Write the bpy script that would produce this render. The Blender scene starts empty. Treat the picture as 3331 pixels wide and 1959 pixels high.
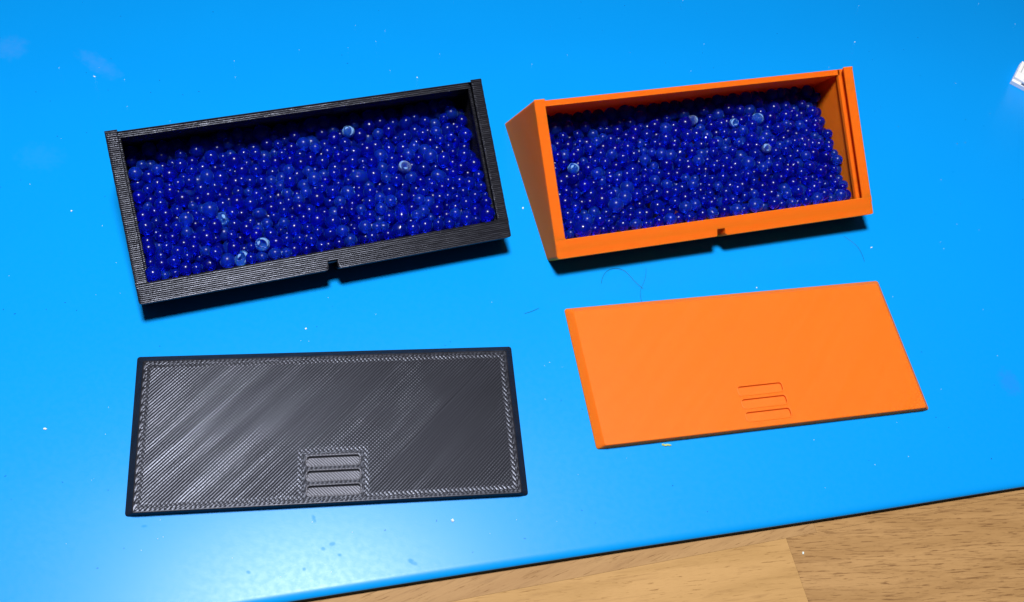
import bpy, bmesh, math, random
import numpy as np
from mathutils import Vector, Matrix, noise

random.seed(7)
rng = np.random.default_rng(11)
S = 0.1                                   # the scene is written in millimetres; 1 Blender unit = 1 cm
sc = bpy.context.scene
C = sc.collection

# ------------------------------------------------------------------ camera
CAM_H, TILT, ROLL, FPX = 272.7, 0.546, -0.271, 3441.0
W_PX, H_PX = 3331.0, 1959.0
_R = Vector((1, 0, 0)); _U = Vector((0, math.cos(TILT), math.sin(TILT))); _F = Vector((0, math.sin(TILT), -math.cos(TILT)))
CX = _R * math.cos(ROLL) - _U * math.sin(ROLL)
CY = _R * math.sin(ROLL) + _U * math.cos(ROLL)
cam_d = bpy.data.cameras.new('camera')
cam = bpy.data.objects.new('camera', cam_d); C.objects.link(cam)
m = Matrix((CX, CY, -_F)).transposed().to_4x4(); m.translation = Vector((0, 0, CAM_H * S))
cam.matrix_world = m
cam_d.sensor_width = 36.0; cam_d.lens = FPX / W_PX * 36.0
cam_d.clip_start = 0.5; cam_d.clip_end = 1000
cam_d.dof.use_dof = True; cam_d.dof.focus_distance = 29.0; cam_d.dof.aperture_fstop = 16.0
sc.camera = cam

# ------------------------------------------------------------------ room light
w = bpy.data.worlds.new('World'); sc.world = w; w.use_nodes = True
bg = w.node_tree.nodes['Background']; bg.inputs[0].default_value = (0.75, 0.85, 1.0, 1); bg.inputs[1].default_value = 0.035
def lamp(name, loc, size, watt, col, target=(0, 200, 0), shape='DISK', size_y=None, rot=None):
    d = bpy.data.lights.new(name, 'AREA'); d.shape = shape; d.size = size * S
    if size_y: d.size_y = size_y * S
    d.energy = watt; d.color = col
    o = bpy.data.objects.new(name, d); C.objects.link(o); o.location = Vector(loc) * S
    q = (Vector(target) - Vector(loc)).to_track_quat('-Z', 'Y')
    o.rotation_euler = q.to_euler()
    return o
lamp('ceiling_spot', (-75, 166, 733), 135, 80000, (1.0, 0.985, 0.965))
lamp('ceiling_lamp', (-155, 212, 733), 60, 3500, (0.97, 0.98, 1.0))
sc.view_settings.view_transform = 'Standard'; sc.view_settings.look = 'None'
sc.view_settings.exposure = 0.0; sc.view_settings.gamma = 1.0
sc.cycles.use_denoising = True
sc.cycles.max_bounces = 10; sc.cycles.transmission_bounces = 8; sc.cycles.diffuse_bounces = 6; sc.cycles.glossy_bounces = 4
sc.cycles.sample_clamp_indirect = 6.0
sc.cycles.caustics_refractive = True; sc.cycles.caustics_reflective = False
sc.cycles.blur_glossy = 0.5

# ------------------------------------------------------------------ helpers
def tag(o, label=None, cat=None, group=None, kind=None):
    if label: o['label'] = label
    if cat: o['category'] = cat
    if group: o['group'] = group
    if kind: o['kind'] = kind
    return o
def empty(name, loc=(0, 0, 0), rz=0.0):
    o = bpy.data.objects.new(name, None); C.objects.link(o)
    o.location = Vector(loc) * S; o.rotation_euler = (0, 0, rz); o.empty_display_size = 0.5
    return o
def link_mesh(name, me, mats=(), parent=None):
    o = bpy.data.objects.new(name, me); C.objects.link(o)
    for mt in mats: me.materials.append(mt)
    if parent: o.parent = parent
    return o
def from_bm(name, bm, mats=(), parent=None, smooth=False):
    bmesh.ops.recalc_face_normals(bm, faces=bm.faces)
    me = bpy.data.meshes.new(name); bm.to_mesh(me); bm.free()
    if smooth: me.polygons.foreach_set('use_smooth', [True] * len(me.polygons))
    return link_mesh(name, me, mats, parent)
def box_bm(bm, x0, x1, y0, y1, z0, z1, bev=0.0):
    vs = [bm.verts.new((x * S, y * S, z * S)) for z in (z0, z1) for x, y in ((x0, y0), (x1, y0), (x1, y1), (x0, y1))]
    fs = [(3, 2, 1, 0), (4, 5, 6, 7), (0, 1, 5, 4), (1, 2, 6, 5), (2, 3, 7, 6), (3, 0, 4, 7)]
    ff = [bm.faces.new([vs[i] for i in f]) for f in fs]
    if bev:
        es = list({e for f in ff for e in f.edges})
        bmesh.ops.bevel(bm, geom=es, offset=bev * S, segments=2, profile=0.6, affect='EDGES')
def unproject(px, py, z=0.0):
    """where a sight line of the photograph meets the height z (mm)"""
    u = px - W_PX / 2; v = -(py - H_PX / 2)
    d = CX * u + CY * v + _F * FPX
    k = (z - CAM_H) / d.z
    return Vector((0, 0, CAM_H)) + d * k

# ------------------------------------------------------------------ node helper
class NT:
    def __init__(s, name):
        s.m = bpy.data.materials.new(name); s.m.use_nodes = True
        s.t = s.m.node_tree; s.n = s.t.nodes; s.bsdf = s.n['Principled BSDF']; s.out = s.n['Material Output']
    def node(s, typ, **kw):
        n = s.n.new(typ)
        for k, v in kw.items(): setattr(n, k, v)
        return n
    def put(s, sock, v):
        if isinstance(v, bpy.types.NodeSocket): s.t.links.new(v, sock)
        elif v is not None: sock.default_value = v
    def math(s, op, a, b=None, c=None, clamp=False):
        n = s.node('ShaderNodeMath', operation=op); n.use_clamp = clamp
        s.put(n.inputs[0], a)
        if b is not None: s.put(n.inputs[1], b)
        if c is not None: s.put(n.inputs[2], c)
        return n.outputs[0]
    def smooth(s, v, lo, hi, a=0.0, b=1.0):
        n = s.node('ShaderNodeMapRange', interpolation_type='SMOOTHSTEP')
        s.put(n.inputs['Value'], v)
        n.inputs['From Min'].default_value = lo; n.inputs['From Max'].default_value = hi
        n.inputs['To Min'].default_value = a; n.inputs['To Max'].default_value = b
        return n.outputs[0]
    def mix(s, f, a, b, blend='MIX'):
        n = s.node('ShaderNodeMix', data_type='RGBA', blend_type=blend)
        s.put(n.inputs[0], f); s.put(n.inputs[6], a); s.put(n.inputs[7], b)
        return n.outputs[2]
    def fmix(s, f, a, b):
        n = s.node('ShaderNodeMix', data_type='FLOAT')
        s.put(n.inputs[0], f); s.put(n.inputs[2], a); s.put(n.inputs[3], b)
        return n.outputs[0]
    def coord(s, scale=(1, 1, 1), rot=(0, 0, 0), loc=(0, 0, 0)):
        tc = s.node('ShaderNodeTexCoord'); mp = s.node('ShaderNodeMapping')
        mp.inputs['Scale'].default_value = scale; mp.inputs['Rotation'].default_value = rot; mp.inputs['Location'].default_value = loc
        s.t.links.new(tc.outputs['Object'], mp.inputs['Vector'])
        return mp.outputs[0]
    def noise(s, vec, scale, detail=3, rough=0.5, dist=0.0):
        n = s.node('ShaderNodeTexNoise'); s.put(n.inputs['Vector'], vec)
        n.inputs['Scale'].default_value = scale; n.inputs['Detail'].default_value = detail
        n.inputs['Roughness'].default_value = rough; n.inputs['Distortion'].default_value = dist
        return n.outputs['Fac']
    def bump(s, h, strength, dist, normal=None):
        n = s.node('ShaderNodeBump'); s.put(n.inputs['Height'], h)
        n.inputs['Strength'].default_value = strength; n.inputs['Distance'].default_value = dist
        if normal: s.put(n.inputs['Normal'], normal)
        return n.outputs[0]
    def set(s, **kw):
        for k, v in kw.items():
            s.put(s.bsdf.inputs[k.replace('_', ' ')], v)
def rgb(r, g, b): return (r, g, b, 1.0)

# ------------------------------------------------------------------ materials
def make_mat_material():
    t = NT('blue_rubber')
    c = t.coord()
    big = t.noise(c, 0.35, 2); fine = t.noise(c, 34, 2, 0.7); mid = t.noise(c, 6, 3, 0.6)
    col = t.mix(t.math('MULTIPLY', big, 0.5), rgb(0.0008, 0.284, 0.82), rgb(0.001, 0.310, 0.86))
    col = t.mix(t.smooth(mid, 0.62, 0.75, 0, 0.10), col, rgb(0.003, 0.20, 0.70))
    sep = t.node('ShaderNodeSeparateXYZ'); t.put(sep.inputs[0], c)
    wob = t.noise(c, 5, 5, 0.65)
    grease = None
    def blob(px, py, rx, ry, ang, strength, colr, soft=0.6, dull=False):
        nonlocal col, grease
        p = unproject(px, py, 0) * S
        dx = t.math('SUBTRACT', sep.outputs[0], p.x); dy = t.math('SUBTRACT', sep.outputs[1], p.y)
        ca, sa = math.cos(ang), math.sin(ang)
        ax = t.math('ADD', t.math('MULTIPLY', dx, ca / (rx * S)), t.math('MULTIPLY', dy, sa / (rx * S)))
        ay = t.math('ADD', t.math('MULTIPLY', dx, -sa / (ry * S)), t.math('MULTIPLY', dy, ca / (ry * S)))
        r2 = t.math('ADD', t.math('MULTIPLY', ax, ax), t.math('MULTIPLY', ay, ay))
        r2 = t.math('ADD', r2, t.math('MULTIPLY', t.math('SUBTRACT', wob, 0.5), 3.2))
        f_ = t.smooth(r2, 1.0 - soft, 1.0 + soft * .4, strength, 0.0)
        col = t.mix(f_, col, colr)
        if dull: grease = f_ if grease is None else t.math('MAXIMUM', grease, f_)
    # old smudges and small greasy marks on the rubber
    blob(322, 210, 8.5, 3.0, -0.35, 0.20, rgb(0.10, 0.30, 0.84), 1.5)
    blob(35, 155, 5, 5, 0, 0.16, rgb(0.12, 0.29, 0.84), 1.5)
    blob(130, 510, 7, 5, 0.2, 0.08, rgb(0.08, 0.34, 0.85), 1.5)
    blob(3285, 1245, 3.5, 5, 0.5, 0.25, rgb(0.03, 0.17, 0.80), 1.0)
    for px, py, a, b_, an in ((1020, 1687, 1.5, .7, -.9), (1080, 1770, 1.0, .7, .4), (1051, 1786, .7, .6, 0), (1345, 1830, 1.9, .7, -.3),
                              (1104, 1806, .6, .5, 0), (470, 1712, .9, .5, .3), (808, 1862, .7, .5, 0), (990, 1852, .6, .5, 0),
                              (1500, 1200, .5, .35, .3), (620, 1300, .4, .3, 0), (1885, 60, .9, .5, .2), (3100, 560, .5, .5, 0), (3200, 410, .5, .4, 0)):
        blob(px, py, a * .9, b_ * .9, an, 0.55, rgb(0.0008, 0.24, 0.72), soft=0.9, dull=True)
    t.set(Base_Color=col, Roughness=t.smooth(mid, 0.3, 0.7, 0.31, 0.35), Specular_IOR_Level=t.math('SUBTRACT', 0.30, t.math('MULTIPLY', grease, 0.26)),
          Normal=t.bump(t.math('ADD', fine, t.math('MULTIPLY', t.noise(c, 140, 1), 0.5)), 0.16, 0.004))
    return t.m
def make_plain(name, col, rough=0.5, spec=0.5, bump=None):
    t = NT(name); t.set(Base_Color=col, Roughness=rough, Specular_IOR_Level=spec)
    if bump: t.set(Normal=t.bump(t.noise(t.coord(), bump[0], 3), bump[1], bump[2]))
    return t.m
def make_filament(name, col, col2, rough, spec, grain, sss=0.0):
    """3D-printed plastic on the layered tray walls"""
    t = NT(name); c = t.coord()
    long_ = t.noise(t.coord(scale=(0.6, 8, 30)), 3.0, 3, 0.6)
    fine = t.noise(c, 60, 2)
    if not sss: t.set(Specular_Tint=(0.72, 0.78, 1.0, 1))
    t.set(Base_Color=t.mix(t.smooth(long_, 0.35, 0.7), col, col2), Roughness=t.smooth(long_, 0.3, 0.7, rough - .06, rough + .08),
          Specular_IOR_Level=spec, Normal=t.bump(t.math('ADD', t.math('MULTIPLY', fine, .6), long_), grain, 0.006))
    if sss:
        tr = t.node('ShaderNodeBsdfTranslucent'); tr.inputs[0].default_value = (1.0, 0.10, 0.012, 1)   # thin walls let red light through
        mx = t.node('ShaderNodeMixShader'); mx.inputs[0].default_value = 0.16
        t.put(mx.inputs[1], t.bsdf.outputs[0]); t.put(mx.inputs[2], tr.outputs[0]); t.put(t.out.inputs['Surface'], mx.outputs[0])
        t.set(Subsurface_Weight=sss, Subsurface_Radius=(0.14, 0.05, 0.01), Subsurface_Scale=1.0)
    return t.m
LID_L, LID_W, LID_T = 105.0, 45.7, 2.5
def make_lid_material(name, col, col2, rough, spec, strength, sss=0.0, floor=False, p=0.72):
    """top skin of a printed lid: diagonal infill lines, a zigzag border, crossing lines from the layer below"""
    t = NT(name); c = t.coord(scale=(10, 10, 10))           # back to millimetres
    sep = t.node('ShaderNodeSeparateXYZ'); t.put(sep.inputs[0], c); X, Y, Z = sep.outputs
    mv = t.noise(t.coord(scale=(10, 10, 10), rot=(0, 0, math.radians(-45))), 0.09, 2)
    q0 = t.node('ShaderNodeMapping'); t.put(q0.inputs['Vector'], c); q0.inputs['Rotation'].default_value = (0, 0, math.radians(-45))
    q = t.node('ShaderNodeMapping'); t.put(q.inputs['Vector'], q0.outputs[0]); q.inputs['Scale'].default_value = (0.02, 0.30, 1)
    bands = t.noise(q.outputs[0], 1.0, 3, 0.6)              # streaks running along the infill
    wob = t.math('MULTIPLY', t.noise(c, 0.5, 2), 0.2)
    def lines(a, b, per, ph=0.0):
        v = t.math('ADD', t.math('MULTIPLY', X, a), t.math('MULTIPLY', Y, b))
        v = t.math('ADD', t.math('ADD', v, wob), ph)
        return t.math('ABSOLUTE', t.math('SINE', t.math('MULTIPLY', v, math.pi / per)))
    r2 = math.sqrt(.5)
    if floor:
        h = lines(r2, r2, p)
        amp = t.math('ADD', 0.8, 0.0)
    else:
        main = lines(-r2, r2, p); cross = lines(r2, r2, p * 1.06)
        dg_ = t.math('SUBTRACT', X, Y)                      # the nozzle filled the skin in three diagonal runs
        run = t.math('ADD', t.math('MULTIPLY', t.smooth(dg_, 77.6, 78.6), 0.5), t.math('MULTIPLY', t.smooth(dg_, 102.6, 103.6), 0.5))
        seam = t.math('ADD', t.smooth(t.math('ABSOLUTE', t.math('SUBTRACT', dg_, 78.2)), 0.1, 0.9, 1, 0), t.smooth(t.math('ABSOLUTE', t.math('SUBTRACT', dg_, 103.2)), 0.1, 0.9, 1, 0))
        crossamt = t.math('MULTIPLY', t.smooth(mv, 0.42, 0.6, 0.08, 0.30), t.math('SUBTRACT', 1.15, t.math('MULTIPLY', t.math('ABSOLUTE', t.math('SUBTRACT', run, 0.5)), 1.0)))
        h = t.math('ADD', t.math('MULTIPLY', main, t.smooth(bands, 0.3, 0.65, 0.6, 1.25)), t.math('MULTIPLY', cross, crossamt))
        h = t.math('SUBTRACT', h, t.math('MULTIPLY', seam, 0.5))
        # distance to the rim of the top skin and to the finger grooves
        dx = t.math('SUBTRACT', LID_L / 2 - 2.0, t.math('ABSOLUTE', t.math('SUBTRACT', X, LID_L / 2)))
        dyb = t.math('SUBTRACT', t.math('MULTIPLY', Y, -1), 2.4); dyf = t.math('ADD', Y, LID_W)
        dy = t.math('MINIMUM', dyb, dyf); d = t.math('MINIMUM', dx, dy)
        gx = t.math('SUBTRACT', t.math('ABSOLUTE', t.math('SUBTRACT', X, 52.8)), 7.0)
        gy = t.math('SUBTRACT', t.math('ABSOLUTE', t.math('ADD', Y, 38.0)), 5.5)
        g = t.math('MAXIMUM', gx, gy)
        d = t.math('MINIMUM', d, g)
        jag = t.math('ADD', d, t.math('MULTIPLY', t.math('SUBTRACT', t.noise(c, 1.2, 2), .5), 0.6))
        edge1 = lines(-0.9, 0.45, 1.12); edge2 = lines(0.8, 0.6, 0.95)
        m1 = t.smooth(jag, 0.75, 1.05, 1, 0); m2 = t.math('MULTIPLY', t.smooth(jag, 1.1, 1.4), t.smooth(jag, 1.8, 2.7, 1, 0))
        h = t.fmix(m1, h, t.math('MULTIPLY', edge1, 1.0)); h = t.fmix(t.math('MULTIPLY', m2, .7), h, edge2)
        h = t.fmix(t.smooth(g, -0.05, 0.0, 1, 0), h, lines(-0.9, 0.45, 1.1))   # bars between the grooves
        per = t.math('MULTIPLY', t.smooth(d, 0.30, 0.38, 1, 0), t.smooth(g, -0.05, 0.0))                 # the outer perimeter line
        h = t.fmix(per, h, t.smooth(d, 0.0, 0.35, 0.3, 1.0))
        # only on the upward face
    h = t.math('ADD', h, t.math('MULTIPLY', t.noise(c, 3.2, 2), 0.25))
    # sides: stacked layers
    side = t.math('ABSOLUTE', t.math('SINE', t.math('MULTIPLY', Z, math.pi / 0.28)))
    geo = t.node('ShaderNodeNewGeometry'); sn = t.node('ShaderNodeSeparateXYZ')
    vt = t.node('ShaderNodeVectorTransform', vector_type='NORMAL', convert_from='WORLD', convert_to='OBJECT')
    t.put(vt.inputs[0], geo.outputs['True Normal']); t.put(sn.inputs[0], vt.outputs[0])
    up = t.smooth(sn.outputs[2], 0.9, 0.97)
    h = t.fmix(up, t.math('MULTIPLY', side, 0.8), h)
    t.set(Base_Color=t.mix(t.smooth(bands, .3, .7), col, col2), Roughness=t.fmix(up, 0.55, t.smooth(bands, 0.3, 0.7, rough - 0.025, rough + 0.05)),
          Specular_IOR_Level=t.fmix(up, spec * .35, spec), Normal=t.bump(h, strength, 0.012))
    if sss: t.set(Subsurface_Weight=sss, Subsurface_Radius=(0.14, 0.05, 0.01), Subsurface_Scale=1.0)
    else: t.set(Specular_Tint=(0.72, 0.78, 1.0, 1))
    if sss:
        tr = t.node('ShaderNodeBsdfTranslucent'); tr.inputs[0].default_value = (1.0, 0.10, 0.012, 1)
        mx = t.node('ShaderNodeMixShader'); mx.inputs[0].default_value = 0.12
        t.put(mx.inputs[1], t.bsdf.outputs[0]); t.put(mx.inputs[2], tr.outputs[0]); t.put(t.out.inputs['Surface'], mx.outputs[0])
    return t.m
def make_wood(name, c1, c2, pore, dens, seed, ang=0.0):
    t = NT(name)
    c0 = t.coord(rot=(0, 0, -ang), loc=(seed, seed * 1.7, 0))
    def st(x, y): 
        mp = t.node('ShaderNodeMapping'); t.put(mp.inputs['Vector'], c0); mp.inputs['Scale'].default_value = (x, y, 1); return mp.outputs[0]
    broad = t.noise(st(0.12, 1.1), 1.6, 4, 0.6, 0.6)
    fig = t.noise(st(0.35, 4.5), 1.8, 4, 0.6, 0.5)
    por = t.noise(st(0.9, 13), 1.6, 4, 0.65, 0.3)
    por2 = t.noise(st(0.45, 5), 2.3, 3, 0.5, 0.8)
    fib = t.noise(st(2.2, 50), 2.0, 3, 0.6)
    col = t.mix(t.smooth(broad, 0.3, 0.7), c1, c2)
    col = t.mix(t.smooth(fig, 0.5, 0.75, 0, 0.35), col, pore)
    col = t.mix(t.smooth(por, 0.64 - dens, 0.72 - dens, 0, 0.75), col, pore)
    col = t.mix(t.smooth(por2, 0.68 - dens, 0.78 - dens, 0, 0.5), col, pore)
    col = t.mix(t.smooth(fib, 0.45, 0.75, 0, 0.22), col, pore)
    h = t.math('SUBTRACT', t.math('MULTIPLY', fib, .3), t.smooth(por, 0.62 - dens, 0.74 - dens))
    t.set(Base_Color=col, Roughness=0.62, Specular_IOR_Level=0.25, Normal=t.bump(h, 0.35, 0.015))
    return t.m
def make_bead(name, col, transm, rough, milk, milk_w, bump=None):
    t = NT(name)
    t.set(Base_Color=col, Roughness=rough, Transmission_Weight=transm, IOR=1.34, Specular_IOR_Level=0.30)
    t.set(Subsurface_Weight=1.0, Subsurface_Radius=(0.02, 0.05, 0.16), Subsurface_Scale=1.0)
    t.set(Sheen_Weight=milk_w, Sheen_Roughness=0.22, Sheen_Tint=milk)
    if bump: t.set(Normal=t.bump(t.noise(t.coord(), bump[0], 4, .7), bump[1], bump[2]))
    return t.m

M = {}
M['mat'] = make_mat_material()
M['backing'] = make_plain('dark_backing_rubber', rgb(0.004, 0.012, 0.014), 0.7, 0.3, (30, .3, .01))
M['black'] = make_filament('black_filament', rgb(0.010, 0.010, 0.014), rgb(0.018, 0.018, 0.024), 0.24, 0.36, 0.6)
M['orange'] = make_filament('orange_filament', rgb(0.93, 0.180, 0.008), rgb(0.95, 0.195, 0.010), 0.50, 0.14, 0.10, 0.5)
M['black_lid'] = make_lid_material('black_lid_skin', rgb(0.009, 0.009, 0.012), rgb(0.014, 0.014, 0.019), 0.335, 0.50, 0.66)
M['black_floor_lit'] = make_lid_material('black_groove_lit_skin', rgb(0.10, 0.10, 0.12), rgb(0.13, 0.13, 0.155), 0.36, 1.0, 0.9, floor=True, p=0.6)  # same black plastic, base colour raised to paint the hatch's bright sheen
M['orange_lid'] = make_lid_material('orange_lid_skin', rgb(0.87, 0.190, 0.013), rgb(0.88, 0.194, 0.014), 0.46, 0.22, 0.07, 0.6)
M['orange_floor'] = make_lid_material('orange_groove_skin', rgb(0.86, 0.185, 0.012), rgb(0.88, 0.192, 0.013), 0.5, 0.3, 0.06, 0.25, floor=True, p=0.55)
M['bead_a'] = make_bead('blue_gel', rgb(0.003, 0.034, 0.98), 0.85, 0.18, rgb(0.08, 0.32, 1), 0.36)
M['bead_b'] = make_bead('deep_blue_gel', rgb(0.001, 0.015, 0.90), 0.88, 0.22, rgb(0.06, 0.26, 1), 0.20)
M['bead_c'] = make_bead('milky_blue_gel', rgb(0.008, 0.080, 0.99), 0.80, 0.27, rgb(0.14, 0.42, 1), 0.60)
M['bead_x'] = make_bead('cracked_pale_gel', rgb(0.015, 0.16, 1.0), 0.66, 0.14, rgb(0.30, 0.62, 1), 1.0, (14, 0.5, 0.05))
M['bead_w'] = make_bead('frosted_gel', rgb(0.05, 0.15, 0.95), 0.72, 0.20, rgb(0.6, 0.75, 1), 0.6, (22, 0.9, 0.06))
M['flake'] = make_plain('pale_glint_flake', rgb(0.22, 0.45, 0.95), 0.25, 0.6, (40, .8, .03))  # pale blue that paints the white glints and flakes of special beads
M['white'] = make_plain('white_plastic', rgb(0.82, 0.82, 0.84), 0.4, 0.5)
M['crumb'] = make_plain('white_crumb', rgb(0.75, 0.85, 0.85), 0.6, 0.4, (60, .8, .02))
M['yellow'] = make_plain('yellow_green_crumb', rgb(0.55, 0.62, 0.22), 0.5, 0.4, (50, .8, .02))
M['hair'] = make_plain('dark_hair', rgb(0.008, 0.02, 0.09), 0.4, 0.5)
M['lint'] = make_plain('dark_lint', rgb(0.004, 0.06, 0.30), 0.8, 0.2)
M['wood_a'] = make_wood('oak_plain', rgb(0.42, 0.240, 0.085), rgb(0.50, 0.292, 0.112), rgb(0.20, 0.092, 0.028), 0.03, 3.1, -0.08)
M['wood_b'] = make_wood('oak_flecked', rgb(0.34, 0.186, 0.068), rgb(0.43, 0.246, 0.098), rgb(0.155, 0.068, 0.022), 0.085, 9.4, -0.14)
M['wood_c'] = make_wood('oak_greyish', rgb(0.35, 0.196, 0.080), rgb(0.41, 0.240, 0.102), rgb(0.16, 0.076, 0.028), 0.04, 15.2, 0.22)
M['glue'] = make_plain('dark_glue_joint', rgb(0.12, 0.07, 0.035), 0.8, 0.1)

# ------------------------------------------------------------------ tabletop of glued oak staves
ROW_ANG = math.radians(26.0)
table = empty('tabletop', (73.3, 107.7, -3.0), ROW_ANG)
tag(table, 'oak butcher block tabletop of glued staves under the blue mat', kind='structure')
joints = {0: [-420, -150, 30.0, 310, 600], -1: [-420, -190, 20.5, 215, 600], 1: [-420, -60, 180, 600], -2: [-420, -90, 110, 600],
          2: [-420, 20, 260, 600], 3: [-420, -120, 90, 600], 4: [-420, 0, 240, 600], 5: [-420, -160, 60, 600], 6: [-420, 30, 600], -3: [-420, 40, 600]}
wood_of = {(0, 1): 'wood_c', (0, 2): 'wood_b', (-1, 1): 'wood_a', (-1, 2): 'wood_b', (-2, 1): 'wood_a', (-2, 2): 'wood_c'}
def stave(x0, x1, y0, y1, mat, skew=0.0):
    bm = bmesh.new(); box_bm(bm, x0 + .015, x1 - .015, y0 + .015, y1 - .015, -26, 0, 0.03)
    from_bm('stave', bm, (M[mat],), table)
for row, js in joints.items():
    for i in range(len(js) - 1):
        dz = 0
        stave(js[i], js[i + 1], row * 44.0, row * 44.0 + 44.0, wood_of.get((row, i), random.choice(['wood_a', 'wood_b', 'wood_c'])))
bm = bmesh.new(); box_bm(bm, -419, 599, -131, 307, -25.5, -0.5)
from_bm('glue_line', bm, (M['glue'],), table)

# ------------------------------------------------------------------ blue mat with rounded edge on a dark backing
P0 = Vector((-36.4, 62.0, 0)); P1 = Vector((160.0, 151.5, 0)); ang = math.atan2(P1.y - P0.y, P1.x - P0.x)
mat_root = empty('desk_mat', (P0.x, P0.y, 0), ang)
tag(mat_root, 'large blue rubber desk mat covering most of the oak tabletop', 'mat')
def sweep(name, prof, x0, x1, n, mats, parent, wob=0.0):
    bm = bmesh.new(); cols = []
    for i in range(n + 1):
        x = x0 + (x1 - x0) * i / n
        o = wob * (noise.noise(Vector((x * .01, 3, 0))))
        cols.append([bm.verts.new((x * S, (y + (o if y < 3 else 0)) * S, z * S)) for y, z in prof])
    for i in range(n):
        for j in range(len(prof)):
            k = (j + 1) % len(prof)
            bm.faces.new((cols[i][j], cols[i + 1][j], cols[i + 1][k], cols[i][k]))
    bm.faces.new(cols[0]); bm.faces.new(cols[-1])
    return from_bm(name, bm, mats, parent, smooth=True)
top = [(0.05, -1.25)] + [(2.6 - 2.6 * math.sin(a), -1.15 + 1.15 * math.cos(a)) for a in [math.pi / 2 * (1 - i / 7) for i in range(8)]] + [(30, 0), (330, 0), (330, -1.25)]
tp = sweep('rubber_sheet', top, -260, 420, 40, (M['mat'],), mat_root, 0.5)
# the sheet's colour map is laid out in table coordinates, so its mesh is kept unrotated
mw = Matrix.Translation(Vector((P0.x, P0.y, 0)) * S) @ Matrix.Rotation(ang, 4, 'Z')
tp.data.transform(mw); tp.matrix_parent_inverse = mw.inverted()
sweep('backing', [(0.25, -2.99), (0.0, -2.85), (-0.08, -1.5), (0.2, -1.26), (330, -1.26), (330, -2.99)], -260, 420, 40, (M['backing'],), mat_root, 0.5)

# ------------------------------------------------------------------ printed trays
AL = math.radians(29.0); TN = math.tan(AL)
BL = 108.4                                    # tray length
Bz, Bs = 32.8, 18.4                           # rear rim corner
WW = 48.3                                     # rim width
ew = (math.cos(AL), -math.sin(AL))
Cs, Cz = Bs + WW * ew[0], Bz + WW * ew[1]
DZ = 0.26
def s_back(z, wdist=0.0): return (z - Bz) * TN + Bs + wdist / math.cos(AL)
def s_rim(z, d=0.0):                          # point of the layer at depth d below the rim plane
    return Bs + (Bz - z) / TN - d / math.sin(AL)
INNER_F = WW - 5.6
def clip(poly, axis, val, keep_less):
    out = []
    for i in range(len(poly)):
        a, b = poly[i], poly[(i + 1) % len(poly)]
        ia = (a[axis] <= val) == keep_less or a[axis] == val; ib = (b[axis] <= val) == keep_less or b[axis] == val
        if ia: out.append(a)
        if ia != ib:
            t_ = (val - a[axis]) / (b[axis] - a[axis]); out.append((a[0] + (b[0] - a[0]) * t_, a[1] + (b[1] - a[1]) * t_))
    res = []
    for p in out:
        if not res or abs(p[0] - res[-1][0]) + abs(p[1] - res[-1][1]) > 1e-3: res.append(p)
    if len(res) > 1 and abs(res[0][0] - res[-1][0]) + abs(res[0][1] - res[-1][1]) < 1e-3: res.pop()
    return res
def area(p): return 0.5 * sum(p[i][0] * p[(i + 1) % len(p)][1] - p[(i + 1) % len(p)][0] * p[i][1] for i in range(len(p)))
def inset(p, e):
    n = len(p); out = []
    for i in range(n):
        a, b, c = p[i - 1], p[i], p[(i + 1) % n]
        d1 = (b[0] - a[0], b[1] - a[1]); d2 = (c[0] - b[0], c[1] - b[1])
        l1 = math.hypot(*d1) or 1; l2 = math.hypot(*d2) or 1
        n1 = (-d1[1] / l1, d1[0] / l1); n2 = (-d2[1] / l2, d2[0] / l2)
        k = 1 + n1[0] * n2[0] + n1[1] * n2[1]; k = max(k, 0.4)
        out.append((b[0] + (n1[0] + n2[0]) / k * e, b[1] + (n1[1] + n2[1]) / k * e))
    return out
def rounded(p, corners, r, n=3):
    """round the listed corners of a polygon (indices) with radius r"""
    out = []
    for i, b in enumerate(p):
        if i not in corners: out.append(b); continue
        a, c = p[i - 1], p[(i + 1) % len(p)]
        da = Vector((a[0] - b[0], a[1] - b[1])); dc = Vector((c[0] - b[0], c[1] - b[1]))
        rr = min(r, da.length * .45, dc.length * .45); da.normalize(); dc.normalize()
        pa = Vector(b) + da * rr; pc = Vector(b) + dc * rr
        for j in range(n + 1):
            t_ = j / n
            q_ = pa * (1 - t_) ** 2 + Vector(b) * 2 * t_ * (1 - t_) + pc * t_ ** 2
            out.append((q_.x, q_.y))
    return out
ROUND = ((0, 0.07), (0.22, 0.0), (0.5, 0.0), (0.74, 0.05), (0.90, 0.13), (1, 0.24))   # height, inset of one printed bead
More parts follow.
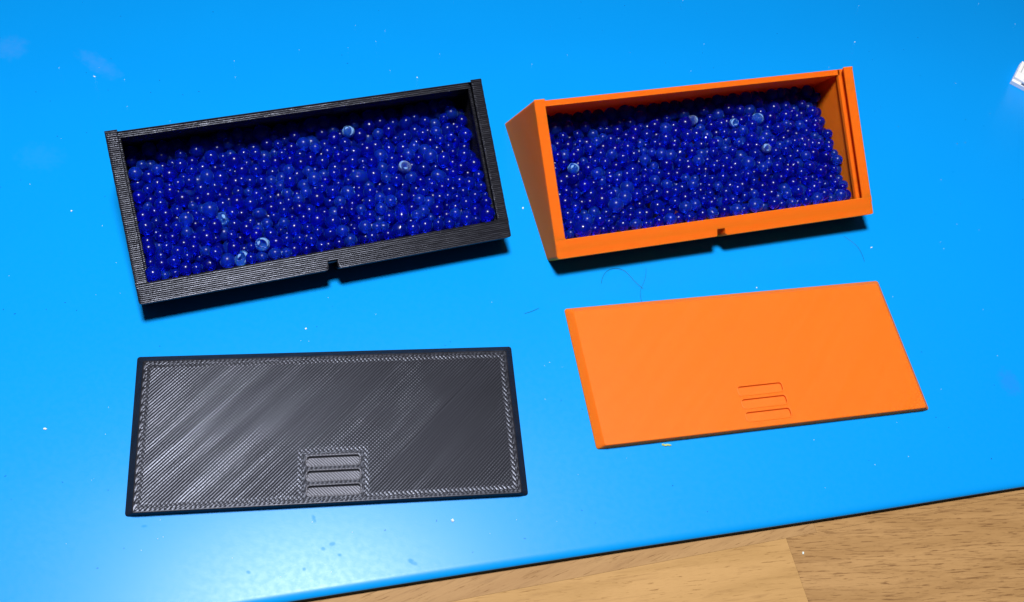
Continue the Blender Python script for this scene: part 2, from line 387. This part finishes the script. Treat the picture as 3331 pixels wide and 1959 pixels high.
def layers(name, fn, z0, z1, mat, parent, prof=ROUND, jit=0.03, DZ=0.27):
    bm = bmesh.new(); n = int(math.ceil((z1 - z0) / DZ)); lr = random.Random(len(name) * 31 + int(z1 * 10)); prev = None
    for k in range(n):
        za, zb = z0 + k * DZ, min(z0 + (k + 1) * DZ, z1)
        if zb - za < 0.02: continue
        poly = fn((za + zb) / 2)
        if not poly or len(poly) < 3: continue
        ar = area(poly)
        if abs(ar) < 0.08: continue
        if ar < 0: poly = poly[::-1]
        ju, js = lr.uniform(-jit, jit), lr.uniform(-jit, jit)
        rings = []
        for fz, e in prof:
            zz = za + (zb - za) * fz; pp = inset(poly, e)
            rings.append([bm.verts.new(((u + ju) * S, -(s_ + js) * S, zz * S)) for u, s_ in pp])
        for a, b in zip(rings, rings[1:]):
            for i in range(len(a)):
                j = (i + 1) % len(a); bm.faces.new((a[i], b[i], b[j], a[j]))
        if prev and len(prev) == len(rings[0]):             # fused to the layer below
            for i in range(len(prev)):
                j = (i + 1) % len(prev); bm.faces.new((prev[i], rings[0][i], rings[0][j], prev[j]))
        else:
            if prev: bm.faces.new(prev[::-1])
            bm.faces.new(rings[0])
        prev = rings[-1]
    if prev: bm.faces.new(prev[::-1])
    return from_bm(name, bm, (mat,), parent)
GR = 3.0                                       # depth of the slide groove
def side_poly(z, mirror=False):
    sr = s_rim(z); sf = s_rim(z, GR); sb = s_back(z)
    if sr - sb < 0.15: return None
    lim = min(sr, s_back(z, INNER_F) - 0.02) if z < Bz + INNER_F * ew[1] else sr
    s4 = s_rim(z, GR + 1.3); low = min(sb, s4) - 1
    poly = [(0, low), (0, sr), (3.5, sr), (1.8, sf), (3.75, sf), (3.75, s4), (3.15, s4), (3.15, low)]
    poly = clip(poly, 1, sb, False)
    if len(poly) < 3: return None
    poly = clip(poly, 1, lim, True)
    if len(poly) < 3: return None
    # soft outer corners
    idx = [i for i, p_ in enumerate(poly) if abs(p_[0]) < 1e-4 and (abs(p_[1] - sb) < .02 or abs(p_[1] - sr) < 1e-3)]
    idx += [i for i, p_ in enumerate(poly) if abs(p_[0] - 3.5) < 1e-4 and abs(p_[1] - sr) < 1e-3]
    poly = rounded(poly, idx, 0.7)
    if mirror: poly = [(BL - u, s_) for u, s_ in poly]
    return poly
def back_poly(z):
    sb, si = s_back(z), s_back(z, 1.75); sf = s_rim(z, GR)
    hi = min(si, sf)
    if hi - sb < .1: return None
    return [(3.1, sb), (BL - 3.1, sb), (BL - 3.1, hi), (3.1, hi)]
def front_poly(z):
    si = s_back(z, INNER_F); so = min(s_rim(z), s_back(z, WW)); sn = s_back(z, WW - 2.2)
    if so - si < .12: return None
    p = [(0, si), (BL, si), (BL, so)]
    if sn < so - .05: p += [(55.5, so), (55.5, sn), (52.9, sn), (52.9, so)]
    p += [(0, so)]
    return rounded(p, [2, len(p) - 1] + ([3, 6] if len(p) > 5 else []), 1.0 if so - si > 2 else .3)
def make_tray(x, y, th, mat, label, **kw):
    root = empty('sloping_tray', (x, y, 0), th)
    tag(root, label, 'tray', 'printed wedge trays of blue beads')
    layers('side_wall', lambda z: side_poly(z), 0, Bz, mat, root, **kw)
    layers('side_wall', lambda z: side_poly(z, True), 0, Bz, mat, root, **kw)
    layers('back_wall', back_poly, 0, 30.3, mat, root, **kw)
    layers('front_wall', front_poly, 0, Bz + INNER_F * ew[1], mat, root, **kw)
    bm = bmesh.new(); box = [(3.1, 2.2), (BL - 3.1, 2.2), (BL - 3.1, 49.8), (3.1, 49.8)]
    lo = [bm.verts.new((u * S, -s_ * S, .1 * S)) for u, s_ in box]; hi = [bm.verts.new((u * S, -(s_ + .9) * S, 1.8 * S)) for u, s_ in box]
    bm.faces.new(lo); bm.faces.new(hi[::-1])
    for i in range(4): j = (i + 1) % 4; bm.faces.new((lo[i], hi[i], hi[j], lo[j]))
    from_bm('floor', bm, (mat,), root)
    return root
BLACK = (-129.44, 178.89, 0.5346); ORANGE = (-18.39, 232.04, 0.4847)
black_tray = make_tray(*BLACK, M['black'], 'black ridged wedge tray, left of the two, heaped with blue beads')
orange_tray = make_tray(*ORANGE, M['orange'], 'orange wedge tray, right of the two, heaped with blue beads', prof=((0, 0.012), (0.3, 0), (0.7, 0), (1, 0.03)), jit=0.008, DZ=0.15)

# ------------------------------------------------------------------ flat sliding lids with three finger grooves
def make_lid(x, y, th, skin, floor, label, deep=1.15):
    root = empty('tray_lid', (x, y, 0), th)
    tag(root, label, 'lid', 'sliding tray lids with finger grooves')
    bm = bmesh.new()
    def rrect(x0, x1, y0, y1, r, n=4):
        pts = []
        for cx, cy, a0 in ((x1 - r, y1 - r, 0), (x0 + r, y1 - r, 90), (x0 + r, y0 + r, 180), (x1 - r, y0 + r, 270)):
            for i in range(n + 1):
                a = math.radians(a0 + 90 * i / n); pts.append((cx + r * math.cos(a), cy + r * math.sin(a)))
        return pts
    T = LID_T
    bot = rrect(0, LID_L, -LID_W, 0, 0.8); bot1 = rrect(0, LID_L, -LID_W, 0, 0.8)
    topo = rrect(1.9, LID_L - 1.9, -LID_W, -2.2, 0.8); topi = rrect(2.05, LID_L - 2.05, -LID_W + .15, -2.35, 0.7)
    rings = [[bm.verts.new((p[0] * S, p[1] * S, z * S)) for p in rr] for rr, z in ((bot, 0.02), (bot1, 0.35), (topo, T - .12), (topi, T))]
    for a, b in zip(rings, rings[1:]):
        for i in range(len(a)):
            j = (i + 1) % len(a); bm.faces.new((a[i], a[j], b[j], b[i]))
    bm.faces.new(rings[0][::-1])
    edges = [bm.edges.get((rings[3][i], rings[3][(i + 1) % len(rings[3])])) for i in range(len(rings[3]))]
    G = [(45.9, 59.75, -35.15 - 4.16 * k, -32.45 - 4.16 * k) for k in range(3)]
    for x0, x1, y0, y1 in G:
        vs = [bm.verts.new((p[0] * S, p[1] * S, T * S)) for p in rrect(x0, x1, y0, y1, 0.75, 3)]
        edges += [bm.edges.new((vs[i], vs[(i + 1) % len(vs)])) for i in range(len(vs))]
    bmesh.ops.triangle_fill(bm, use_beauty=True, use_dissolve=False, edges=edges)
    from_bm('lid_plate', bm, (skin,), root)
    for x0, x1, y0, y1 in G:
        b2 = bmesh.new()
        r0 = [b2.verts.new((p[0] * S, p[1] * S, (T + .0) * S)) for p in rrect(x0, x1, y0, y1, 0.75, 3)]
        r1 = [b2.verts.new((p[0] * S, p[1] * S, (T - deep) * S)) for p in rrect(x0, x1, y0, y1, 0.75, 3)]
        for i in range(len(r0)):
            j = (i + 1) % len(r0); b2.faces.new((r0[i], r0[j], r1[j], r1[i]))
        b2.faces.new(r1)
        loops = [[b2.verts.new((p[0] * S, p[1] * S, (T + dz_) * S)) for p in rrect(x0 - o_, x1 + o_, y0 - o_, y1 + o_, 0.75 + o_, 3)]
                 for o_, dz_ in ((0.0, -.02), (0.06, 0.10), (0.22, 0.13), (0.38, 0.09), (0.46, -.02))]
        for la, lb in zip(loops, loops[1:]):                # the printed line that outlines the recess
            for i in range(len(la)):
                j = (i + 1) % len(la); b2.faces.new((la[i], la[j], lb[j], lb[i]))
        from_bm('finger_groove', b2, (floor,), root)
    return root
make_lid(-95.76, 115.55, 0.3375, M['black_lid'], M['black_floor_lit'], 'black lid with diagonal print lines lying in front of the black tray')
make_lid(15.85, 167.73, 0.4126, M['orange_lid'], M['orange_floor'], 'smooth orange lid lying in front of the orange tray', deep=0.6)

# ------------------------------------------------------------------ gel beads: settle spheres in the tray, then level the heap
ICO = None
def ico():
    global ICO
    if ICO is None:
        bm = bmesh.new(); bmesh.ops.create_icosphere(bm, subdivisions=3, radius=1.0)
        bm.verts.ensure_lookup_table()
        ICO = (np.array([v.co[:] for v in bm.verts]), np.array([[v.index for v in f.verts] for f in bm.faces])); bm.free()
    return ICO
def settle(seed, N=2450, iters=240):
    g = np.random.default_rng(seed)
    R = np.clip(g.normal(1.74, 0.28, N), 1.25, 2.4); R[g.random(N) < .04] *= 1.15
    gs = math.radians(13); grav = np.array([0, -math.sin(gs), -math.cos(gs)])
    ca, sa = math.cos(AL), math.sin(AL)
    nb = np.array([0, ca, -sa]); ob = 1.75                       # rear wall, measured from the outer rear face through B
    o0 = Bs * ca - Bz * sa
    nf = -nb
    P = np.empty((N, 3)); P[:, 0] = g.uniform(6.5, BL - 6.5, N)
    zz = g.uniform(4, 34, N); P[:, 2] = zz
    P[:, 1] = (zz - Bz) * TN + Bs + g.uniform(5, 42, N)
    def walls(P):
        for _ in range(2):
            P[:, 0] = np.clip(P[:, 0], 3.2 + R, BL - 3.2 - R)
            d = P @ nb - (o0 + ob + R); k = d < 0; P[k] -= d[k, None] * nb
            d = P @ nf + (o0 + INNER_F - R); k = d < 0; P[k] -= d[k, None] * nf
            P[:, 2] = np.maximum(P[:, 2], 1.9 + R)
    I = J = None
    for it in range(iters):
        P += grav * (0.35 if it < iters * .6 else 0.10 if it < iters * .85 else 0.0)
        if it % 6 == 0:
            f = P.astype(np.float32); sq = (f * f).sum(1)
            D = sq[:, None] + sq[None] - 2 * f @ f.T
            I, J = np.nonzero(np.triu(D < 30.0, 1))
        for _ in range(2):
            d = P[J] - P[I]; L = np.sqrt((d * d).sum(1)) + 1e-9; ov = (R[I] + R[J]) * 0.99 - L; k = ov > 0
            dd = d[k] / L[k, None] * (ov[k] * .42)[:, None]
            for a in range(3):
                P[:, a] -= np.bincount(I[k], dd[:, a], N); P[:, a] += np.bincount(J[k], dd[:, a], N)
            walls(P)
    return P, R
def heap(seed, surface, depth=7.5):
    P, R = settle(seed)
    top = surface(P[:, 0], P[:, 1])
    k = (P[:, 2] < top) & (P[:, 2] > top - depth)
    # nothing may poke through the rim plane
    return P[k], R[k]
def surf_black(u, s_):
    return 19.8 - (s_ - 12) * 0.185 - 1.6 * np.clip((12 - u) / 12, 0, 1) - 4.0 * np.clip((u - 98) / 9, 0, 1) * np.clip((24 - s_) / 12, 0, 1)
def surf_orange(u, s_):
    return 17.0 - (s_ - 12) * 0.19 + 2.0 * np.clip((u - 20) / 60, 0, 1) - 2.5 * np.clip((u - 90) / 14, 0, 1) - 1.2 * np.clip((20 - u) / 20, 0, 1)
heaps = {}
for key, tr, sf, seed in (('black', BLACK, surf_black, 5), ('orange', ORANGE, surf_orange, 23)):
    P, R = heap(seed, sf)
    x, y, th = tr; c_, s_ = math.cos(th), math.sin(th)
    Wd = np.stack([x + P[:, 0] * c_ + P[:, 1] * s_, y + P[:, 0] * s_ - P[:, 1] * c_, P[:, 2]], 1)
    heaps[key] = (P, R, Wd)
# how much of each bead the sight lines reach
def visibility():
    allW = np.concatenate([heaps['black'][2], heaps['orange'][2]]); allR = np.concatenate([heaps['black'][1], heaps['orange'][1]])
    owner = np.array([0] * len(heaps['black'][1]) + [1] * len(heaps['orange'][1]))
    d = allW - np.array([0, 0, CAM_H]); r_, u_, f_ = np.array(CX), np.array(CY), np.array(_F)
    zc = d @ f_; k = .5
    px = (W_PX / 2 + FPX * (d @ r_) / zc) * k; py = (H_PX / 2 - FPX * (d @ u_) / zc) * k; pr = FPX * allR / zc * k
    order = np.argsort(-zc); buf = np.full((int(H_PX * k) + 60, int(W_PX * k) + 60), -1, int)
    for i in order:
        x0, x1, y0, y1 = int(px[i] - pr[i]), int(px[i] + pr[i]) + 1, int(py[i] - pr[i]), int(py[i] + pr[i]) + 1
        yy, xx = np.mgrid[y0:y1, x0:x1]
        buf[y0:y1, x0:x1][(xx - px[i]) ** 2 + (yy - py[i]) ** 2 < pr[i] ** 2] = i
    # beads behind the front rims do not show
    cnt = np.bincount(buf[buf >= 0], minlength=len(allR))
    lim = allW[:, 2] * 0
    return cnt, owner, px / k, py / k, pr / k
cnt, owner, ppx, ppy, ppr = visibility()
locP = np.concatenate([heaps['black'][0], heaps['orange'][0]]); allR = np.concatenate([heaps['black'][1], heaps['orange'][1]]); allW = np.concatenate([heaps['black'][2], heaps['orange'][2]])
front_hidden = locP[:, 1] > s_back(locP[:, 2], INNER_F) - allR * 1.0 / math.cos(AL) - .6
score = np.where(front_hidden, cnt * .55, cnt)

bead_meshes = {}
def bead_mesh(key, mat, shape='round'):
    if (key, shape) in bead_meshes: return bead_meshes[(key, shape)]
    v, f = ico(); v = v.copy()
    if shape == 'dented':
        for i in range(len(v)):
            n_ = noise.noise(Vector(v[i] * 1.7)); v[i] *= 1 - .22 * max(0, n_) - .05 * noise.noise(Vector(v[i] * 5))
    if shape == 'broken':                                   # a bead split open: one side sliced flat and hollowed
        for i in range(len(v)):
            if v[i][2] > 0.45:
                rr = math.hypot(v[i][0], v[i][1]); v[i][2] = 0.45 - .9 * max(0, 0.75 - rr) + .12 * noise.noise(Vector(v[i] * 6))
    me = bpy.data.meshes.new('gel_bead'); me.from_pydata(v.tolist(), [], f.tolist()); me.update()
    me.polygons.foreach_set('use_smooth', [True] * len(me.polygons)); me.materials.append(mat)
    bead_meshes[(key, shape)] = me
    return me
brng = random.Random(3)
taken = set()
def bead_object(i, key, mat, label, group=None, shape='round', scale=(1, 1, 1), rot=None, lift=0.0, name='gel_bead'):
    o = bpy.data.objects.new(name, bead_mesh(key, mat, shape)); C.objects.link(o)
    o.location = Vector((allW[i][0], allW[i][1], allW[i][2] + lift)) * S
    r = allR[i] * S; o.scale = (r * scale[0], r * scale[1], r * scale[2])
    o.rotation_euler = rot if rot else (brng.uniform(0, 6), brng.uniform(0, 6), brng.uniform(0, 6))
    tag(o, label, 'bead', group); taken.add(int(i)); return o
def nearest(px, py, own):
    d = (ppx - px) ** 2 + (ppy - py) ** 2 + np.where(owner == own, 0, 1e9) + np.where(cnt * 4 < .55 * math.pi * ppr ** 2, 1e5, 0)
    for i in taken: d[i] = 1e12
    return int(np.argmin(d))
K = 3331 / 2520
special = [   # display position in the photograph, tray, material, shape, scale, label
    (537, 545, 0, 'bead_x', 'broken', (1.15, 1.15, 1), 'brightest cracked bead with a white glint, towards the left in the black tray'),
    (655, 600, 0, 'bead_x', 'broken', (1.1, 1.1, 1), 'bright hollow broken bead near the lower left rim of the black tray'),
    (870, 322, 0, 'bead_x', 'dented', (1.05, 1.05, 1.05), 'bright clear bead with a glowing rim near the back of the black tray'),
    (1000, 414, 0, 'bead_w', 'dented', (1.1, 1.0, 1.0), 'frosty white crackled bead in the right half of the black tray'),
    (598, 625, 0, 'bead_x', 'broken', (.9, 1.2, .8), 'pale crescent shell of a broken bead close to the front rim of the black tray'),
    (984, 540, 0, 'bead_a', 'round', (.95, 1.55, .95), 'long egg-shaped bead near the front rim right of the notch in the black tray'),
    (886, 438, 0, 'bead_c', 'dented', (1.45, 1.15, 1.1), 'large creased oval bead near the middle of the black tray'),
    (1018, 540, 0, 'bead_c', 'dented', (1.1, 1.1, 1.1), 'speckled round bead beside the long egg-shaped one in the black tray'),
    (500, 322 + 53, 0, 'bead_c', 'round', (1.15, 1.15, 1.15), 'plump pale bead near the back left of the heap in the black tray'),
    (387, 690, 0, 'bead_a', 'round', (1.25, 1.25, 1.25), 'big blue bead tucked into the front left corner of the black tray'),
    (1405, 411, 1, 'bead_x', 'dented', (1.05, 1.05, 1.05), 'bright sparkling bead beside the left wall of the orange tray'),
    (1699, 303, 1, 'bead_w', 'round', (1, 1, 1), 'whitish frosted bead near the back of the orange tray'),
    (1863, 298, 1, 'bead_x', 'round', (1.15, 1.15, 1.15), 'large pale blue glowing bead at the back right of the orange tray'),
    (1886, 357, 1, 'bead_w', 'dented', (1, 1, 1), 'chipped bead with white flakes in the right part of the orange tray'),
    (1792, 294, 1, 'bead_x', 'broken', (.9, .9, .9), 'small cracked bead with a bright rim by the back wall of the orange tray'),
    (1603, 448, 1, 'bead_c', 'round', (1, 1, 1), 'pale milky bead standing out near the centre left of the orange tray'),
    (1430, 568, 1, 'bead_a', 'round', (1.25, 1.25, 1.25), 'big blue bead in the front left corner of the orange tray'),
    (1855, 575 - 80, 1, 'bead_c', 'dented', (1.2, 1, 1), 'dented milky bead right of the notch in the orange tray'),
]
def glint_shard(parent, a0, a1, e0, e1, r_=1.04, seed=0):  # thin curved patch added on a bead as its painted white glint
    bm = bmesh.new(); n, k = 7, 3; g = [[None] * (k + 1) for _ in range(n + 1)]; q = random.Random(seed)
    back = [[None] * (k + 1) for _ in range(n + 1)]
    for i in range(n + 1):
        for j in range(k + 1):
            a = a0 + (a1 - a0) * i / n; w_ = math.sin(math.pi * (i + .35) / (n + .7)); e = (e0 + e1) / 2 + (e1 - e0) * (j / k - .5) * w_ + q.uniform(-.04, .04)
            for grid, rr in ((g, r_), (back, r_ - .05)):
                grid[i][j] = bm.verts.new((math.cos(a) * math.cos(e) * rr, math.sin(a) * math.cos(e) * rr, math.sin(e) * rr))
    for i in range(n):
        for j in range(k):
            bm.faces.new((g[i][j], g[i + 1][j], g[i + 1][j + 1], g[i][j + 1])); bm.faces.new((back[i][j + 1], back[i + 1][j + 1], back[i + 1][j], back[i][j]))
    o = from_bm('glint_shard', bm, (M['flake'],), parent); return o
for px, py, own, mk, shp, scl, lab in special:
    i = nearest(px * K, py * K, own)
    rot = (brng.uniform(-.5, .1), brng.uniform(-.4, .4), brng.uniform(0, 6)) if shp == 'broken' else (0, 0, brng.uniform(-.3, .3)) if scl[1] > 1.3 else None
    ob_ = bead_object(i, mk, M[mk], lab, None, shp, scl, rot, lift=0.25)
    if mk in ('bead_x', 'bead_w'):
        a_ = brng.uniform(0, 6.28); ob_.rotation_euler = (brng.uniform(.3, .6), brng.uniform(-.2, .2), 0)
        glint_shard(ob_, a_, a_ + brng.uniform(1.6, 3.2), 0.55, 0.95, seed=i)
        if shp != 'round': glint_shard(ob_, a_ + 2.6, a_ + 3.9, 0.9, 1.25, 1.03, seed=i + 1)
order = [int(i) for i in np.argsort(-score) if int(i) not in taken]
lab = ('small round translucent blue gel bead in the upper layer of the black tray', 'small round translucent blue gel bead in the upper layer of the orange tray')
grp = ('clear blue beads heaped in the black tray', 'clear blue beads heaped in the orange tray')
kinds = ['bead_a'] * 9 + ['bead_b'] * 6 + ['bead_c'] * 4
pick = {}
for i in range(len(allR)): pick[i] = brng.choice(kinds)
def squash():
    if brng.random() < .12: return (brng.uniform(1.0, 1.25), brng.uniform(.9, 1.05), brng.uniform(.85, 1))
    return (1, brng.uniform(.95, 1.0), brng.uniform(.95, 1.0))
for i in order[:300 - len(special)]:
    u_, s_ = locP[i][0], locP[i][1]
    tone = {'bead_a': 'clear mid blue', 'bead_b': 'dark deep blue', 'bead_c': 'pale milky blue'}[pick[i]]
    third = ('left', 'middle', 'right')[min(2, int((u_ - 4.4) / 33.2))]; dep = 'back' if s_ < 24 else 'centre' if s_ < 38 else 'front'
    text = '%s bead in the %s third of the %s tray, towards the %s' % (tone, third, 'orange' if owner[i] else 'black', dep)
    bead_object(i, pick[i], M[pick[i]], text, grp[owner[i]], 'dented' if brng.random() < .06 else 'round', squash())
for own, nm, lb in ((0, 'gel_beads', 'mass of deep blue gel beads filling the black tray around the topmost ones'),
                    (1, 'gel_beads', 'mass of deep blue gel beads filling the orange tray')):
    ids = [i for i in range(len(allR)) if owner[i] == own and i not in taken]
    v, f = ico(); mk = ['bead_a', 'bead_b', 'bead_c']; dent = bead_mesh('bead_a', M['bead_a'], 'dented')
    dv = np.array([q_.co[:] for q_ in dent.vertices])
    V = []; F = []; mi = []
    for n_, i in enumerate(ids):
        a, b, c_ = (brng.uniform(0, 6) for _ in range(3)); rm = np.array(Matrix.Rotation(a, 3, 'X') @ Matrix.Rotation(b, 3, 'Y') @ Matrix.Rotation(c_, 3, 'Z'))
        src = dv if brng.random() < .08 else v
        V.append(((src * np.array(squash())) @ rm.T * allR[i] + allW[i]) * S); F.append(f + n_ * len(v)); mi += [mk.index(pick[i])] * len(f)
    V = np.concatenate(V); F = np.concatenate(F)
    me = bpy.data.meshes.new(nm); me.vertices.add(len(V)); me.vertices.foreach_set('co', V.ravel())
    me.loops.add(F.size); me.loops.foreach_set('vertex_index', F.ravel())
    me.polygons.add(len(F)); me.polygons.foreach_set('loop_start', np.arange(0, F.size, 3)); me.polygons.foreach_set('loop_total', np.full(len(F), 3))
    me.polygons.foreach_set('material_index', mi); me.polygons.foreach_set('use_smooth', [True] * len(F))
    me.update(); me.validate()
    tag(link_mesh(nm, me, [M[k_] for k_ in mk]), lb, 'beads', kind='stuff')

# ------------------------------------------------------------------ white plastic connector at the right edge
q0 = unproject(3283, 273, 0); wc = empty('white_connector', (q0.x, q0.y, 0), math.atan2(-0.32, 0.95))
tag(wc, 'small white plastic connector at the right edge of the blue mat', 'connector')
bm = bmesh.new(); box_bm(bm, 0, 13, 0, 11.5, 0.02, 1.8, .15); from_bm('base', bm, (M['white'],), wc)
bm = bmesh.new(); box_bm(bm, 0.1, 1.35, 5.2, 9.8, 1.8, 2.9, .12); from_bm('latch', bm, (M['white'],), wc)
bm = bmesh.new(); box_bm(bm, 0.1, 12.8, 1.1, 5.0, 1.8, 2.95, .12); box_bm(bm, 1.6, 12.8, 5.03, 9.8, 1.8, 2.95, .08); box_bm(bm, 0.1, 12.8, 9.85, 11.3, 1.8, 2.95, .1)
from_bm('housing', bm, (M['white'],), wc)
bm = bmesh.new(); box_bm(bm, 3.2, 4.6, -.05, 3.5, 2.95, 3.6, .1); from_bm('rib', bm, (M['white'],), wc)

# ------------------------------------------------------------------ hairs, crumbs and dust
def hair(pts, rad, label, mat='hair'):
    cu = bpy.data.curves.new('hair', 'CURVE'); cu.dimensions = '3D'; cu.bevel_depth = rad * S; cu.bevel_resolution = 1; cu.resolution_u = 6
    sp = cu.splines.new('NURBS'); sp.points.add(len(pts) - 1); sp.use_endpoint_u = True; sp.order_u = 4
    for p, (x, y) in zip(sp.points, pts):
        w_ = unproject(x, y, 0.0); p.co = (w_.x * S, w_.y * S, (rad + .02 + random.uniform(0, .15)) * S, 1)
    tmp = bpy.data.objects.new('hair_curve', cu); C.objects.link(tmp)
    dg = bpy.context.evaluated_depsgraph_get(); me = bpy.data.meshes.new_from_object(tmp.evaluated_get(dg)); me.name = 'hair'
    bpy.data.objects.remove(tmp)
    me.materials.clear()
    o = link_mesh('hair', me, (M[mat],)); tag(o, label, 'hair', 'stray hairs on the mat'); return o
z = lambda L, ox, oy: [(ox + a * .31746, oy + b * .31746) for a, b in L]
hair(z([(1120, 1240), (1130, 1165), (1175, 1108), (1240, 1082), (1310, 1085), (1375, 1115), (1430, 1180), (1490, 1245), (1550, 1292)], 1600, 530), .055, 'dark arched hair just in front of the orange tray')
hair(z([(1578, 1080), (1582, 1150), (1560, 1230), (1522, 1290), (1515, 1350), (1535, 1425)], 1600, 530), .04, 'thin wavy hair between the orange tray and the orange lid')
hair(z([(1400, 690), (1480, 740), (1555, 800), (1590, 880), (1612, 950)], 2300, 550), .04, 'fine short hair below the right end of the orange tray')
hair(z([(2225, 1325), (2300, 1308), (2370, 1270)], 1000, 600), .04, 'tiny bent hair left of the orange lid')
def crumb(px, py, size, label, mat='crumb', zb=0.0, stretch=(1, 1), rz=0.0, name='crumb', parts=1):
    bm = bmesh.new(); rr = random.Random(int(px * 7 + py))
    for k in range(parts):
        ret = bmesh.ops.create_icosphere(bm, subdivisions=2, radius=1.0)
        off = Vector((0 if parts == 1 else (k - (parts - 1) / 2) * 1.3, rr.uniform(-.3, .3) if parts > 1 else 0, 0))
        for v_ in ret['verts']:
            n_ = 1 + .8 * noise.noise(v_.co * 1.6 + Vector((px + k, py, 0)))
            v_.co = Vector((v_.co.x * n_ * stretch[0], v_.co.y * n_ * stretch[1], max(-.55, v_.co.z * n_ * .6))) + off
    size *= 0.85
    for v_ in bm.verts: v_.co *= size * S
    o = from_bm(name, bm, (M[mat],)); p = unproject(px, py, zb); o.location = Vector((p.x, p.y, zb + size * .56 + .01)) * S; o.rotation_euler = (0, 0, rz)
    tag(o, label, 'crumb'); return o
crumb(147, 1396, .42, 'white flake on the mat left of the black lid', stretch=(1.2, .8))
crumb(1472, 1694, .5, 'white flake on the mat below the black lid', rz=.5)
crumb(233, 687, .28, 'tiny white crumb left of the black tray')
crumb(1357, 253, .26, 'tiny white crumb behind the right end of the black tray')
crumb(307, 250, .3, 'tiny white crumb above the left end of the black tray', stretch=(1.3, .8))
crumb(2780, 138, .26, 'tiny white crumb at the top right behind the orange tray')
crumb(2834, 806, .36, 'white star-shaped crumb right of the orange tray front corner', stretch=(1.3, .6), rz=.7)
crumb(2461, 937, .26, 'tiny white crumb just above the orange lid', stretch=(.8, 1.2))
crumb(1701, 678, .34, 'small white crumb in the gap between the two trays', stretch=(.8, 1.4))
crumb(995, 1070, .3, 'small white crumb between the black tray and its lid')
crumb(2167, 1449, .55, 'yellow green shaving against the front edge of the orange lid', 'yellow', stretch=(1.1, .5), rz=.15, name='shaving', parts=4)
crumb(2612, 1800, .38, 'white flake lying on the bare oak tabletop', zb=-3.0, stretch=(.8, 1.3))
# fine dust over the rubber: nobody could count it
bm = bmesh.new(); drng = random.Random(99)
zones = [(0, 0, 3331, 1900)]
def on_mat(p):
    a = Vector((math.cos(ang), math.sin(ang))); n_ = Vector((-a.y, a.x)); return (Vector((p.x, p.y)) - Vector((P0.x, P0.y))).dot(n_) > 4
def free(p):
    for (x, y, th), L_, w0, w1 in ((BLACK, BL, -1, 63), (ORANGE, BL, -1, 63), ((-95.76, 115.55, .3375), LID_L, -1, 47), ((15.85, 167.73, .4126), LID_L, -1, 47)):
        dx, dy = p.x - x, p.y - y; u = dx * math.cos(th) + dy * math.sin(th); s_ = dx * math.sin(th) - dy * math.cos(th)
        if -1 < u < L_ + 1 and w0 < s_ < w1: return False
    return True
for k in range(340):
    px, py = drng.uniform(-50, 3380), drng.uniform(-50, 1950); p = unproject(px, py, 0)
    if not on_mat(p) or not free(p): continue
    dark = drng.random() < .5; a = drng.uniform(0, 6.28); L_ = drng.uniform(.06, .16) * (1.8 if dark else 1) ; wd = drng.uniform(.035, .065); zt = drng.uniform(.05, .14)
    ca, sa = math.cos(a), math.sin(a); bend = drng.uniform(-.4, .4) * L_
    pts = [(-L_, -wd), (0, -wd + bend), (L_, -wd), (L_, wd), (0, wd + bend), (-L_, wd)]
    lo = [bm.verts.new(((p.x + x * ca - y * sa) * S, (p.y + x * sa + y * ca) * S, 0.01 * S)) for x, y in pts]
    hi = [bm.verts.new(((p.x + x * .8 * ca - y * .8 * sa) * S, (p.y + x * .8 * sa + y * .8 * ca) * S, zt * S)) for x, y in pts]
    fs = [bm.faces.new(hi)] + [bm.faces.new((lo[i], lo[(i + 1) % 6], hi[(i + 1) % 6], hi[i])) for i in range(6)]
    for f_ in fs: f_.material_index = 1 if dark else 0
o = from_bm('dust', bm, (M['crumb'], M['lint'])); tag(o, 'scattered specks of pale and dark dust on the blue mat', 'dust', kind='stuff')
print('beads', len(allR), 'black', int((owner == 0).sum()), 'individual in black', sum(1 for i in taken if owner[i] == 0))
